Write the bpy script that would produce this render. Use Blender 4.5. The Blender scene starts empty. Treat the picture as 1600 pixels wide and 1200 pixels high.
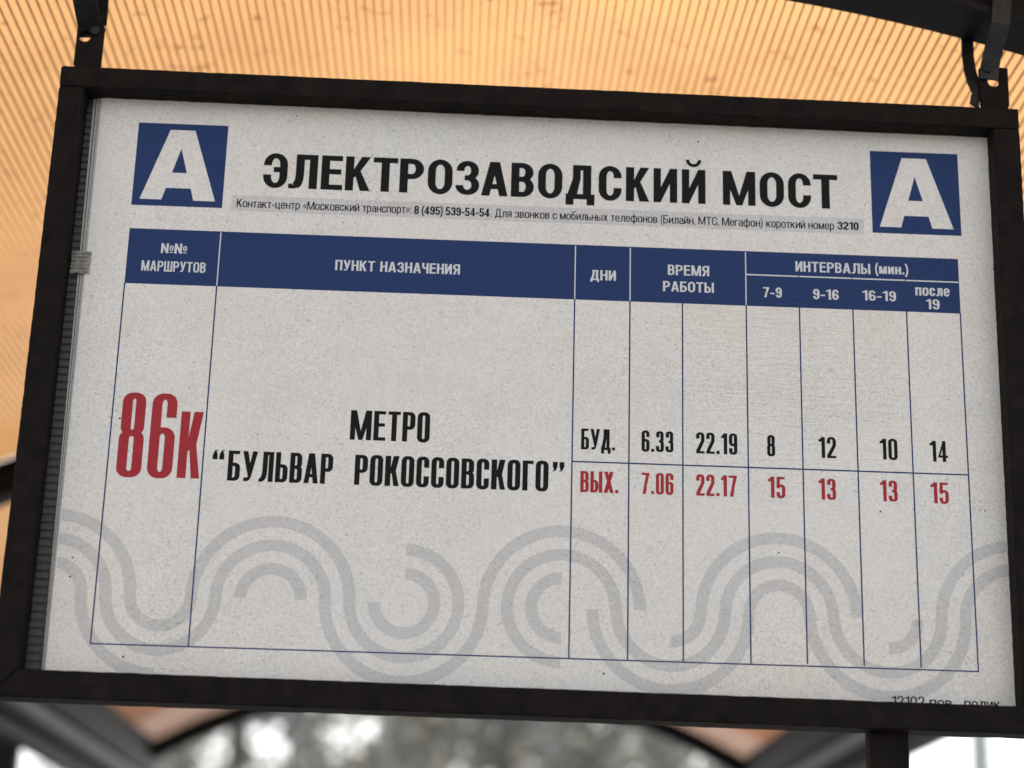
import bpy, bmesh, math, random
from mathutils import Matrix, Vector

random.seed(7)
scene = bpy.context.scene
COL = scene.collection
PI = math.pi

# ------------------------------------------------------------------ camera
CAM_H = 1.62                                   # eye height above the pavement
cam_data = bpy.data.cameras.new('camera')
cam = bpy.data.objects.new('camera', cam_data)
COL.objects.link(cam)
cam_data.sensor_fit = 'HORIZONTAL'
cam_data.sensor_width = 36.0
cam_data.lens = 36.0 * 2907.2 / 1600.0
cam_data.clip_start = 0.05
cam_data.clip_end = 2000.0
R_ = [[0.9990278583618699, 0.025682743898641044, 0.035829246192634015],
      [-0.03535692856550944, 0.952245419611672, 0.3032796538361981],
      [-0.026329181895931097, -0.3042516351548952, 0.9522277651309394]]
Rt = Matrix(R_).transposed()
Bm = Matrix(((1, 0, 0), (0, 0, -1), (0, 1, 0)))
cam.matrix_world = Matrix.Translation((0.0, -1.5178, CAM_H)) @ (Bm @ Rt).to_4x4()
cam_data.dof.use_dof = True
cam_data.dof.focus_distance = 1.60
cam_data.dof.aperture_fstop = cam_data.lens / 20.0
cam_data.dof.aperture_blades = 0
scene.camera = cam

# ------------------------------------------------------------------ world, sun, exposure
SUN_EL, SUN_AZ = math.radians(52), math.radians(25)
world = bpy.data.worlds.new('World')
scene.world = world
world.use_nodes = True
wn, wl = world.node_tree.nodes, world.node_tree.links
wn.clear()
sky = wn.new('ShaderNodeTexSky')
sky.sky_type = 'NISHITA'
sky.sun_disc = False
sky.sun_elevation = SUN_EL
sky.sun_rotation = SUN_AZ
sky.air_density = 1.0
sky.dust_density = 4.0
sky.ozone_density = 1.0
hs = wn.new('ShaderNodeHueSaturation')
hs.inputs['Saturation'].default_value = 0.28       # overcast: cloud takes the blue out
bg = wn.new('ShaderNodeBackground')
bg.inputs['Strength'].default_value = 0.12
wo = wn.new('ShaderNodeOutputWorld')
wl.new(sky.outputs[0], hs.inputs['Color'])
wl.new(hs.outputs[0], bg.inputs[0])
wl.new(bg.outputs[0], wo.inputs[0])

sd = bpy.data.lights.new('sun', 'SUN')
sd.energy = 1.2
sd.angle = math.radians(14)
sd.color = (1.0, 0.96, 0.9)
sun = bpy.data.objects.new('sun', sd)
COL.objects.link(sun)
# comes from beyond the sign, high up
sun_dir = Vector((math.sin(SUN_AZ) * math.cos(SUN_EL), math.cos(SUN_AZ) * math.cos(SUN_EL), math.sin(SUN_EL)))
sun.rotation_euler = sun_dir.to_track_quat('Z', 'Y').to_euler()
sun.location = (2, 4, 9)

vs = scene.view_settings
scene.display_settings.display_device = 'sRGB'
vs.view_transform = 'Standard'
vs.look = 'None'
vs.exposure = 1.74
vs.gamma = 1.0
vs.use_curve_mapping = False
scene.cycles.max_bounces = 10
scene.cycles.transparent_max_bounces = 16


# ------------------------------------------------------------------ material helpers
def srgb(r, g, b):
    def f(c):
        c /= 255.0
        return c / 12.92 if c <= 0.04045 else ((c + 0.055) / 1.055) ** 2.4
    return (f(r), f(g), f(b), 1.0)


def new_mat(name):
    m = bpy.data.materials.new(name)
    m.use_nodes = True
    nt = m.node_tree
    nt.nodes.clear()
    out = nt.nodes.new('ShaderNodeOutputMaterial')
    return m, nt.nodes, nt.links, out


def ramp(n, stops):
    r = n.new('ShaderNodeValToRGB')
    el = r.color_ramp.elements
    while len(el) < len(stops):
        el.new(0.5)
    for e, (p, c) in zip(el, stops):
        e.position = p
        e.color = c if len(c) == 4 else (*c, 1)
    return r


def noise(n, l, coord, scale, detail=4, rough=0.55, vec_scale=None):
    t = n.new('ShaderNodeTexNoise')
    t.inputs['Scale'].default_value = scale
    t.inputs['Detail'].default_value = detail
    t.inputs['Roughness'].default_value = rough
    src = coord
    if vec_scale:
        mp = n.new('ShaderNodeMapping')
        mp.inputs['Scale'].default_value = vec_scale
        l.new(coord, mp.inputs[0])
        src = mp.outputs[0]
    l.new(src, t.inputs['Vector'])
    return t


def mixc(n, l, fac, a, b, mode='MIX'):
    m = n.new('ShaderNodeMix')
    m.data_type = 'RGBA'
    m.blend_type = mode
    for sock, v in ((m.inputs[0], fac), (m.inputs[6], a), (m.inputs[7], b)):
        if hasattr(v, 'is_linked') or hasattr(v, 'links'):
            l.new(v, sock)
        else:
            sock.default_value = v
    return m.outputs[2]


def simple(name, col, rough=0.5, var=0.25, scale=30.0, bump=0.0, bscale=200.0, metallic=0.0, spec=0.5):
    m, n, l, out = new_mat(name)
    tc = n.new('ShaderNodeTexCoord')
    p = n.new('ShaderNodeBsdfPrincipled')
    nz = noise(n, l, tc.outputs['Object'], scale)
    dark = tuple(c * (1 - var) for c in col[:3]) + (1,)
    lite = tuple(min(1, c * (1 + var)) for c in col[:3]) + (1,)
    rp = ramp(n, [(0.3, dark), (0.7, lite)])
    l.new(nz.outputs[0], rp.inputs[0])
    l.new(rp.outputs[0], p.inputs['Base Color'])
    p.inputs['Roughness'].default_value = rough
    p.inputs['Metallic'].default_value = metallic
    p.inputs['Specular IOR Level'].default_value = spec
    if bump:
        b = n.new('ShaderNodeBump')
        b.inputs['Strength'].default_value = bump
        b.inputs['Distance'].default_value = 0.001
        n2 = noise(n, l, tc.outputs['Object'], bscale, 3)
        l.new(n2.outputs[0], b.inputs['Height'])
        l.new(b.outputs[0], p.inputs['Normal'])
    l.new(p.outputs[0], out.inputs[0])
    return m


def paper_like(name, col, speck=1.0, stain=1.0, streak=1.0, spec=0.35, ghost=False):
    """laminated print: fibre speckle, grime specks, faint stains, film ripples"""
    m, n, l, out = new_mat(name)
    tc = n.new('ShaderNodeTexCoord')
    co = tc.outputs['Object']
    p = n.new('ShaderNodeBsdfPrincipled')
    base = col
    # fine mottling
    n1 = noise(n, l, co, 620, 3, 0.7)
    r1 = ramp(n, [(0.30, (1 - 0.28 * speck,) * 3), (0.52, (1, 1, 1)), (0.72, (1 + 0.16 * speck,) * 3)])
    l.new(n1.outputs[0], r1.inputs[0])
    # grain is worn away in places and heavy with grime in others
    nu = noise(n, l, co, 9.0, 4, 0.6)
    ru = ramp(n, [(0.34, (0.5,) * 3), (0.68, (1, 1, 1))])
    l.new(nu.outputs[0], ru.inputs[0])
    c = mixc(n, l, ru.outputs[0], base, mixc(n, l, 1.0, base, r1.outputs[0], 'MULTIPLY'))
    # dark grime specks
    n2 = noise(n, l, co, 300, 2, 0.5, (0.75, 1, 1.15))
    r2 = ramp(n, [(0.655, (0, 0, 0)), (0.73, (1, 1, 1))])
    l.new(n2.outputs[0], r2.inputs[0])
    mm = n.new('ShaderNodeMath'); mm.operation = 'MULTIPLY'
    mm.inputs[1].default_value = 0.6 * speck
    l.new(mixc(n, l, 1.0, r2.outputs[0], ru.outputs[0], 'MULTIPLY'), mm.inputs[0])
    c = mixc(n, l, mm.outputs[0], c, tuple(0.45 * v for v in col[:3]) + (1,))
    # pinkish / yellowish large stains
    n3 = noise(n, l, co, 7.5, 5, 0.6)
    r3 = ramp(n, [(0.42, (1, 1, 1)), (0.72, (1.0, 0.955, 0.91))])
    l.new(n3.outputs[0], r3.inputs[0])
    c = mixc(n, l, stain, c, r3.outputs[0], 'MULTIPLY')
    n4 = noise(n, l, co, 16, 5, 0.65)
    r4 = ramp(n, [(0.3, (0.93, 0.94, 0.94)), (0.55, (1, 1, 1))])
    l.new(n4.outputs[0], r4.inputs[0])
    c = mixc(n, l, stain, c, r4.outputs[0], 'MULTIPLY')
    if ghost:
        # rubbed-off older lettering still shows as a faint row across the upper middle
        sep = n.new('ShaderNodeSeparateXYZ')
        l.new(co, sep.inputs[0])

        def band(sock, a, b, f):
            m1 = n.new('ShaderNodeMapRange'); m1.interpolation_type = 'SMOOTHSTEP'
            m1.inputs['From Min'].default_value = a; m1.inputs['From Max'].default_value = a + f
            m2 = n.new('ShaderNodeMapRange'); m2.interpolation_type = 'SMOOTHSTEP'
            m2.inputs['From Min'].default_value = b; m2.inputs['From Max'].default_value = b - f
            l.new(sock, m1.inputs['Value']); l.new(sock, m2.inputs['Value'])
            mu = n.new('ShaderNodeMath'); mu.operation = 'MULTIPLY'
            l.new(m1.outputs[0], mu.inputs[0]); l.new(m2.outputs[0], mu.inputs[1])
            return mu.outputs[0]
        gx = band(sep.outputs['X'], -0.28, 0.16, 0.03)
        gz = band(sep.outputs['Z'], 0.254, 0.292, 0.004)
        ng = noise(n, l, co, 1.0, 2, 0.5, (120, 1, 28))
        rgh = ramp(n, [(0.46, (0, 0, 0)), (0.53, (1, 1, 1))])
        l.new(ng.outputs[0], rgh.inputs[0])
        g1 = n.new('ShaderNodeMath'); g1.operation = 'MULTIPLY'
        g2 = n.new('ShaderNodeMath'); g2.operation = 'MULTIPLY'
        g3 = n.new('ShaderNodeMath'); g3.operation = 'MULTIPLY'; g3.inputs[1].default_value = 0.32
        l.new(gx, g1.inputs[0]); l.new(gz, g1.inputs[1])
        l.new(g1.outputs[0], g2.inputs[0]); l.new(rgh.outputs[0], g2.inputs[1])
        l.new(g2.outputs[0], g3.inputs[0])
        c = mixc(n, l, g3.outputs[0], c, (0.70, 0.675, 0.635, 1))
    l.new(c, p.inputs['Base Color'])
    # gloss of the film, broken by ripples that follow the flutes behind
    n5 = noise(n, l, co, 30, 3, 0.6)
    mr = n.new('ShaderNodeMapRange')
    mr.inputs['To Min'].default_value = 0.36
    mr.inputs['To Max'].default_value = 0.6
    l.new(n5.outputs[0], mr.inputs['Value'])
    # the film is worn smooth in one place, rubbed matt elsewhere
    vd = n.new('ShaderNodeVectorMath'); vd.operation = 'DISTANCE'
    vd.inputs[1].default_value = (0.215, 0.0, 0.300)
    l.new(co, vd.inputs[0])
    gm = n.new('ShaderNodeMapRange')
    gm.interpolation_type = 'SMOOTHSTEP'
    for k_, v_ in (('From Min', 0.03), ('From Max', 0.17), ('To Min', 1.0), ('To Max', 0.0)):
        gm.inputs[k_].default_value = v_
    l.new(vd.outputs['Value'], gm.inputs['Value'])
    rg = n.new('ShaderNodeMath'); rg.operation = 'MULTIPLY_ADD'
    rg.inputs[1].default_value = -0.24
    l.new(gm.outputs[0], rg.inputs[0]); l.new(mr.outputs[0], rg.inputs[2])
    l.new(rg.outputs[0], p.inputs['Roughness'])
    p.inputs['Specular IOR Level'].default_value = spec
    nb = noise(n, l, co, 500, 2, 0.6)
    ns = noise(n, l, co, 1.0, 3, 0.6, (45, 45, 330))
    ad = n.new('ShaderNodeMath'); ad.operation = 'MULTIPLY_ADD'
    ad.inputs[1].default_value = 0.7 * streak
    sg = n.new('ShaderNodeMath'); sg.operation = 'MULTIPLY'
    sk = n.new('ShaderNodeMath'); sk.operation = 'MULTIPLY_ADD'
    sk.inputs[1].default_value = 6.0; sk.inputs[2].default_value = 1.0
    l.new(gm.outputs[0], sk.inputs[0])
    l.new(ns.outputs[0], sg.inputs[0]); l.new(sk.outputs[0], sg.inputs[1])
    l.new(sg.outputs[0], ad.inputs[0])
    l.new(nb.outputs[0], ad.inputs[2])
    b = n.new('ShaderNodeBump')
    b.inputs['Strength'].default_value = 0.5
    b.inputs['Distance'].default_value = 0.0006
    l.new(ad.outputs[0], b.inputs['Height'])
    l.new(b.outputs[0], p.inputs['Normal'])
    l.new(p.outputs[0], out.inputs[0])
    return m


M = {}
M['paper'] = paper_like('laminated paper', (0.815, 0.762, 0.692, 1), ghost=True)
M['paper_old'] = paper_like('older paper edge', (0.52, 0.50, 0.46, 1), 1.2, 1.0)
M['paper_dark'] = paper_like('dark paper edge', (0.12, 0.115, 0.10, 1), 1.0, 1.0)  # darker sheets between the pale ones, drawing thin dark edge lines
M['blue'] = paper_like('blue ink', (0.0135, 0.037, 0.128, 1), 0.55, 0.6, spec=0.2)
M['black'] = paper_like('black ink', (0.006, 0.0055, 0.005, 1), 0.5, 0.3, spec=0.14)
M['red'] = paper_like('red ink', (0.40, 0.024, 0.030, 1), 0.7, 0.6, spec=0.22)
M['grey'] = paper_like('grey wave ink', (0.63, 0.60, 0.565, 1), 0.9, 1.0)
M['greybar'] = paper_like('pale grey bar ink', (0.65, 0.62, 0.59, 1), 0.9, 1.0)
M['white'] = paper_like('white ink', (0.68, 0.67, 0.65, 1), 0.6, 0.6)
M['frame'] = simple('black painted steel', (0.0105, 0.0078, 0.0062, 1), 0.7, 0.4, 60, 0.7, 220, spec=0.10)
M['strap'] = simple('dull dark steel band', (0.012, 0.012, 0.012, 1), 0.55, 0.4, 80, 0.5, 500, spec=0.3)
M['strap_light'] = simple('scuffed steel band', (0.022, 0.022, 0.021, 1), 0.5, 0.4, 90, 1.0, 900, spec=0.4)
M['steel'] = simple('dark shelter steel', (0.009, 0.0095, 0.010, 1), 0.5, 0.4, 18, 0.4, 120, spec=0.12)
M['steel_grey'] = simple('grey green painted steel', (0.030, 0.033, 0.032, 1), 0.55, 0.3, 12, 0.2, 120, spec=0.25)
M['galv'] = simple('galvanised rail', (0.26, 0.29, 0.33, 1), 0.4, 0.2, 25, 0.1, 200, 0.4)
M['panel'] = simple('smoky fluted plastic', (0.058, 0.058, 0.053, 1), 0.45, 0.4, 120, 0.2, 300, spec=0.3)
M['tape'] = simple('frayed cloth tape', (0.50, 0.48, 0.43, 1), 0.85, 0.4, 160, 1.0, 350)
M['lamp_paint'] = simple('pale grey green paint', (0.40, 0.43, 0.41, 1), 0.5, 0.15, 6)
M['pave'] = simple('pavement', (0.12, 0.118, 0.115, 1), 0.85, 0.25, 3, 0.5, 60)
M['bark'] = simple('bark', (0.18, 0.16, 0.14, 1), 0.9, 0.4, 8, 0.6, 40)
M['bark_pale'] = simple('pale bark', (0.42, 0.38, 0.32, 1), 0.85, 0.35, 5, 0.4, 40)


def leaf_mat(name, c1, c2):
    m, n, l, out = new_mat(name)
    gi = n.new('ShaderNodeNewGeometry')
    rp = ramp(n, [(0.0, c1), (1.0, c2)])
    l.new(gi.outputs['Random Per Island'], rp.inputs[0])
    d = n.new('ShaderNodeBsdfDiffuse')
    t = n.new('ShaderNodeBsdfTranslucent')
    mx = n.new('ShaderNodeMixShader')
    mx.inputs[0].default_value = 0.35
    l.new(rp.outputs[0], d.inputs[0]); l.new(rp.outputs[0], t.inputs[0])
    l.new(d.outputs[0], mx.inputs[1]); l.new(t.outputs[0], mx.inputs[2])
    l.new(mx.outputs[0], out.inputs[0])
    return m


M['leaf'] = leaf_mat('grey green leaves', (0.20, 0.21, 0.19), (0.50, 0.515, 0.475))
M['leaf_tan'] = leaf_mat('dry tan leaves', (0.30, 0.25, 0.18), (0.52, 0.44, 0.33))


def poly_outer(name, col, dirt=0.75):
    m, n, l, out = new_mat(name)
    tc = n.new('ShaderNodeTexCoord')
    co = tc.outputs['Object']
    n1 = noise(n, l, co, 2.2, 5, 0.6)
    r1 = ramp(n, [(0.3, (0.74, 0.72, 0.68)), (0.52, (0.92, 0.92, 0.92)), (0.7, (1.08, 1.08, 1.08))])
    l.new(n1.outputs[0], r1.inputs[0])
    c = mixc(n, l, 1.0, col, r1.outputs[0], 'MULTIPLY')
    n2 = noise(n, l, co, 40, 3, 0.6)
    r2 = ramp(n, [(0.60, (1, 1, 1)), (0.74, (0.40, 0.33, 0.26))])
    l.new(n2.outputs[0], r2.inputs[0])
    c = mixc(n, l, dirt, c, r2.outputs[0], 'MULTIPLY')
    t = n.new('ShaderNodeBsdfTranslucent')
    d = n.new('ShaderNodeBsdfDiffuse')
    mx = n.new('ShaderNodeMixShader')
    mx.inputs[0].default_value = 0.12
    l.new(c, t.inputs[0]); l.new(c, d.inputs[0])
    l.new(t.outputs[0], mx.inputs[1]); l.new(d.outputs[0], mx.inputs[2])
    l.new(mx.outputs[0], out.inputs[0])
    return m


def poly_inner(name, tint):
    m, n, l, out = new_mat(name)
    t = n.new('ShaderNodeBsdfTransparent')
    t.inputs[0].default_value = tint
    g = n.new('ShaderNodeBsdfGlossy')
    g.inputs['Roughness'].default_value = 0.22
    fr = n.new('ShaderNodeFresnel')
    fr.inputs[0].default_value = 1.45
    mx = n.new('ShaderNodeMixShader')
    l.new(fr.outputs[0], mx.inputs[0])
    l.new(t.outputs[0], mx.inputs[1]); l.new(g.outputs[0], mx.inputs[2])
    l.new(mx.outputs[0], out.inputs[0])
    return m


M['amber_out'] = poly_outer('amber polycarbonate outer skin', (0.455, 0.252, 0.106, 1))
M['amber_in'] = poly_inner('amber polycarbonate inner skin', (0.99, 0.96, 0.90, 1))
M['shade_out'] = poly_outer('shade-toned polycarbonate outer skin', (0.25, 0.10, 0.036, 1))  # far part of the roof: its shade is put into this darker brown colour
M['far_in'] = poly_inner('far polycarbonate inner skin', (0.95, 0.9, 0.85, 1))
M['pink_out'] = poly_outer('pinkish polycarbonate outer skin', (0.43, 0.31, 0.255, 1))  # end sheet, paler and pinker than the sheet before it
M['web'] = poly_outer('amber polycarbonate web', (0.46, 0.25, 0.102, 1), 0.3)


# ------------------------------------------------------------------ mesh helpers
def obj(name, verts, faces, mat, parent=None, smooth=False):
    me = bpy.data.meshes.new(name)
    me.from_pydata(verts, [], faces)
    me.update()
    if smooth:
        for p in me.polygons:
            p.use_smooth = True
    o = bpy.data.objects.new(name, me)
    if mat:
        me.materials.append(mat)
    COL.objects.link(o)
    if parent:
        o.parent = parent
    return o


def obj_bm(name, bm, mat, parent=None, bevel=0.0, segs=2, smooth=False):
    bmesh.ops.recalc_face_normals(bm, faces=bm.faces)
    if bevel:
        es = [e for e in bm.edges if len(e.link_faces) == 2 and e.calc_face_angle(0) > 0.6]
        bmesh.ops.bevel(bm, geom=es, offset=bevel, segments=segs, affect='EDGES', profile=0.5)
    me = bpy.data.meshes.new(name)
    bm.to_mesh(me)
    bm.free()
    if smooth:
        for p in me.polygons:
            p.use_smooth = True
    me.materials.append(mat)
    o = bpy.data.objects.new(name, me)
    COL.objects.link(o)
    if parent:
        o.parent = parent
    return o


def empty(name, loc, label, cat, group=None):
    o = bpy.data.objects.new(name, None)
    o.location = loc
    o.empty_display_size = 0.1
    COL.objects.link(o)
    o['label'] = label
    o['category'] = cat
    if group:
        o['group'] = group
    return o


def prism_bm(poly, fn, a, b, bm=None):
    """extrude polygon between a and b; fn(u, v, w) -> xyz"""
    bm = bm or bmesh.new()
    lo = [bm.verts.new(fn(u, v, a)) for u, v in poly]
    hi = [bm.verts.new(fn(u, v, b)) for u, v in poly]
    n = len(poly)
    bm.faces.new(lo[::-1])
    bm.faces.new(hi)
    for i in range(n):
        j = (i + 1) % n
        bm.faces.new((lo[i], lo[j], hi[j], hi[i]))
    return bm


def box_vf(x0, y0, z0, x1, y1, z1):
    v = [(x0, y0, z0), (x1, y0, z0), (x1, y1, z0), (x0, y1, z0), (x0, y0, z1), (x1, y0, z1), (x1, y1, z1), (x0, y1, z1)]
    f = [(0, 3, 2, 1), (4, 5, 6, 7), (0, 1, 5, 4), (1, 2, 6, 5), (2, 3, 7, 6), (3, 0, 4, 7)]
    return v, f


def box_bm(x0, y0, z0, x1, y1, z1, bm=None):
    bm = bm or bmesh.new()
    v, f = box_vf(x0, y0, z0, x1, y1, z1)
    vv = [bm.verts.new(p) for p in v]
    for q in f:
        bm.faces.new([vv[i] for i in q])
    return bm


def tube_bm(pts, radii, sides=10, bm=None):
    bm = bm or bmesh.new()
    rings = []
    for i, p in enumerate(pts):
        p = Vector(p)
        d = (Vector(pts[min(i + 1, len(pts) - 1)]) - Vector(pts[max(i - 1, 0)])).normalized()
        a = d.cross(Vector((0.31, 0.9, 0.17))).normalized()
        b = d.cross(a)
        rings.append([bm.verts.new(p + (a * math.cos(2 * PI * k / sides) + b * math.sin(2 * PI * k / sides)) * radii[i]) for k in range(sides)])
    for r0, r1 in zip(rings, rings[1:]):
        for k in range(sides):
            bm.faces.new((r0[k], r0[(k + 1) % sides], r1[(k + 1) % sides], r1[k]))
    bm.faces.new(rings[0][::-1])
    bm.faces.new(rings[-1])
    return bm


# ------------------------------------------------------------------ setting: pavement
g = obj('pavement', [(-300, -300, 0), (300, -300, 0), (300, 300, 0), (-300, 300, 0)], [(0, 1, 2, 3)], M['pave'])
g['kind'] = 'structure'

# ------------------------------------------------------------------ bus shelter (barrel vault running away from the camera)
shelter = empty('bus_shelter', (0, 2.3, 0), 'vaulted bus shelter with ribbed amber plastic roof on dark steel arches behind the sign', 'shelter')
SY = -2.3
ZC, RIB_R = 0.624, 1.90
ROOF_R = RIB_R + 0.059


def arc_pt(r, a, y):
    return (r * math.sin(a), y + SY, ZC + r * math.cos(a))


A_MAX = math.asin(1.0 / ROOF_R)


def vault(name, r, y0, y1, mat, parent, n=72, thick=0.0008):
    vs_, fs = [], []
    for i in range(n + 1):
        a = -A_MAX + 2 * A_MAX * i / n
        for rr, y in ((r, y0), (r, y1), (r + thick, y1), (r + thick, y0)):
            vs_.append(arc_pt(rr, a, y))
    for i in range(n):
        b = i * 4
        for k in range(4):
            j = (k + 1) % 4
            fs.append((b + k, b + j, b + 4 + j, b + 4 + k))
    fs.append((0, 3, 2, 1)); fs.append((n * 4, n * 4 + 1, n * 4 + 2, n * 4 + 3))
    o = obj(name, vs_, fs, mat, parent)
    return o


def vault_single(name, r, y0, y1, mat, parent, n=72):
    vs_, fs = [], []
    for i in range(n + 1):
        a = -A_MAX + 2 * A_MAX * i / n
        vs_ += [arc_pt(r, a, y0), arc_pt(r, a, y1)]
    for i in range(n):
        b = i * 2
        fs.append((b, b + 1, b + 3, b + 2))
    return obj(name, vs_, fs, mat, parent, True)


PITCH = 0.0093
sheets = [(-0.12, 1.545, 'amber_out', 'amber_in', True, 'roof_sheet'),
          (1.555, 3.095, 'amber_out', 'amber_in', False, 'roof_sheet'),
          (3.105, 4.295, 'shade_out', 'far_in', False, 'roof_sheet'),
          (4.30, 4.70, 'pink_out', 'far_in', False, 'roof_sheet')]
n_web = int(2 * A_MAX * ROOF_R / PITCH)
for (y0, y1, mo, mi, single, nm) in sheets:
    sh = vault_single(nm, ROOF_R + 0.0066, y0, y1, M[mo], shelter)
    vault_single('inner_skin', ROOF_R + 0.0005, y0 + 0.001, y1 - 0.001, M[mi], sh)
    wv, wf = box_vf(-0.0005, y0 + SY + 0.002, 0.0, 0.0005, y1 + SY - 0.002, 0.0042)
    if single:
        me = bpy.data.meshes.new('flute_wall')
        me.from_pydata(wv, [], wf)
        me.materials.append(M['web'])
        for i in range(n_web + 1):
            a = -A_MAX + 0.002 + (2 * A_MAX - 0.004) * i / n_web
            o = bpy.data.objects.new('flute_wall', me)
            COL.objects.link(o)
            o.parent = sh
            o.location = ((ROOF_R + 0.0015) * math.sin(a), 0, ZC + (ROOF_R + 0.0015) * math.cos(a))
            o.rotation_euler = (0, a, 0)
    else:
        V, F = [], []
        for i in range(n_web + 1):
            a = -A_MAX + 0.002 + (2 * A_MAX - 0.004) * i / n_web
            mt = Matrix.Translation(((ROOF_R + 0.0015) * math.sin(a), 0, ZC + (ROOF_R + 0.0015) * math.cos(a))) @ Matrix.Rotation(a, 4, 'Y')
            b = len(V)
            V += [tuple(mt @ Vector(p)) for p in wv]
            F += [tuple(b + k for k in q) for q in wf]
        o = obj('flute_walls', V, F, M['web'], sh)
        o['kind'] = 'stuff'

# arch ribs: rolled I section bent to the vault
prof = [(-.028, 0), (.028, 0), (.028, .006), (.015, .009), (.015, .047), (.028, .050), (.028, .056), (-.028, .056), (-.028, .050), (-.015, .047), (-.015, .009), (-.028, .006)]
for y in (0.0, 1.55, 3.1, 4.65):
    n = 56
    V, F = [], []
    for i in range(n + 1):
        a = -A_MAX * 0.985 + 2 * A_MAX * 0.985 * i / n
        for (py, pr) in prof:
            V.append(arc_pt(RIB_R + pr, a, y + py))
    k = len(prof)
    for i in range(n):
        for j in range(k):
            jj = (j + 1) % k
            F.append((i * k + j, i * k + jj, (i + 1) * k + jj, (i + 1) * k + j))
    F.append(tuple(range(k))[::-1]); F.append(tuple(range(n * k, n * k + k)))
    obj('arch_rib', V, F, M['steel'], shelter)

# eave beams, rails, posts on both sides
EZ = CAM_H
for s in (-1, 1):
    def bx(name, x0, x1, z0, z1, mat, y0=-0.1, y1=4.75, bev=0.004):
        a, b = sorted((s * x0, s * x1))
        return obj_bm(name, box_bm(a, y0 + SY, EZ + z0, b, y1 + SY, EZ + z1), mat, shelter, bev)
    bx('eave_beam', 0.965, 1.045, 0.600, 0.712, M['steel_grey'])
    bm = tube_bm([(s * 0.992, -0.1 + SY, EZ + 0.580), (s * 0.992, 2.3 + SY, EZ + 0.580), (s * 0.992, 4.75 + SY, EZ + 0.580)], [0.0185] * 3, 14)
    obj_bm('eave_rail', bm, M['galv'], shelter, smooth=True)
    bx('eave_channel', 0.985, 1.04, 0.540, 0.560, M['steel'])
    bx('eave_lower_rail', 1.0, 1.045, 0.500, 0.532, M['steel_grey'])
    for y in (0.0, 1.55, 3.1, 4.65):
        bx('post', 1.047, 1.107, -EZ, 0.70, M['steel'], y - 0.03, y + 0.03)

# ------------------------------------------------------------------ the sign
# board millimetres: X right, Y up (0 = top of the left letter square), Z towards the viewer
SX0, SY0 = 358.0, -516.0
sign = empty('timetable_sign', (SX0 / 1000 - 0.29673, 0.0, CAM_H + 0.71747 + SY0 / 1000),
             'framed white bus stop timetable board hanging from the roof on two straps', 'sign')


def P(X, Y, Z):
    return ((X - SX0) / 1000.0, -Z / 1000.0, (Y - SY0) / 1000.0)


ROT = math.radians(-0.36)


def PF(X, Y, Z):                              # the frame hangs a touch askew to the print
    dx, dy = X - 358, Y + 236
    c, s_ = math.cos(ROT), math.sin(ROT)
    return P(358 + dx * c - dy * s_, -236 + dx * s_ + dy * c, Z)


FL, FLi, FRi, FR = -70.2, -48.5, 760.5, 784.0
FT, FTi, FBi, FB = 39.8, 19.5, -494.6, -517.0
ZF, ZB = 20.0, -12.0


def rail(poly):
    bm = prism_bm(poly, PF, ZB, ZF)
    bmesh.ops.recalc_face_normals(bm, faces=bm.faces)
    bmesh.ops.bevel(bm, geom=bm.edges[:], offset=0.0014, segments=2, affect='EDGES', profile=0.5)
    bmesh.ops.subdivide_edges(bm, edges=[e for e in bm.edges if e.calc_length() > 0.2], cuts=110, use_grid_fill=True)
    for v in bm.verts:                        # thick brushed paint: edges are never quite true
        v.co += Vector((random.gauss(0, .00013), random.gauss(0, .00010), random.gauss(0, .00013)))
    return obj_bm('frame_rail', bm, M['frame'], sign)


rail([(FL, FTi + 0.3), (FR, FTi + 0.3), (FR, FT), (FL, FT)])                     # top, full width
rail([(FL, FB + 0.3), (FLi, FBi + 0.3), (FLi, FTi), (FL, FTi)])                  # stiles butt under it, mitred at the foot
rail([(FRi, FBi + 0.3), (FR, FB + 0.3), (FR, FTi), (FRi, FTi)])
rail([(FL + 0.3, FB), (FR - 0.3, FB), (FRi - 0.0, FBi), (FLi + 0.0, FBi)])       # bottom

# fluted plastic backing
backing = obj_bm('backing_panel', prism_bm([(-58, -505), (772, -505), (772, 28), (-58, 28)], P, -9.0, -5.0), M['panel'], sign)
fp = 6.81
vv, ff = box_vf(*(0, 0, 0), 1, 1, 1)
fme = bpy.data.meshes.new('flute')
bmf = prism_bm([(-57.4, 0.45), (-57.4, fp - 0.45), (771, fp - 0.45), (771, 0.45)], lambda u, v, w: ((u - SX0) / 1000, -w / 1000, v / 1000), -5.2, -3.4)
bmesh.ops.recalc_face_normals(bmf, faces=bmf.faces)
bmesh.ops.bevel(bmf, geom=[e for e in bmf.edges if abs(e.verts[0].co.x - e.verts[1].co.x) > 0.5 and max(e.verts[0].co.y, e.verts[1].co.y) < 0.0040], offset=0.0009, segments=2, affect='EDGES')
bmf.to_mesh(fme); bmf.free()
fme.materials.append(M['panel'])
y = -503.0
while y < 14:
    o = bpy.data.objects.new('flute', fme)
    COL.objects.link(o)
    o.parent = backing
    o.location = (0, 0, (y - SY0) / 1000)
    y += fp

# printed sheet over older sheets whose edges peep out on the left


def sheet(name, pts, z, mat, parent):
    bm = prism_bm(pts, P, z - 0.35, z)
    return obj_bm(name, bm, mat, parent)


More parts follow.
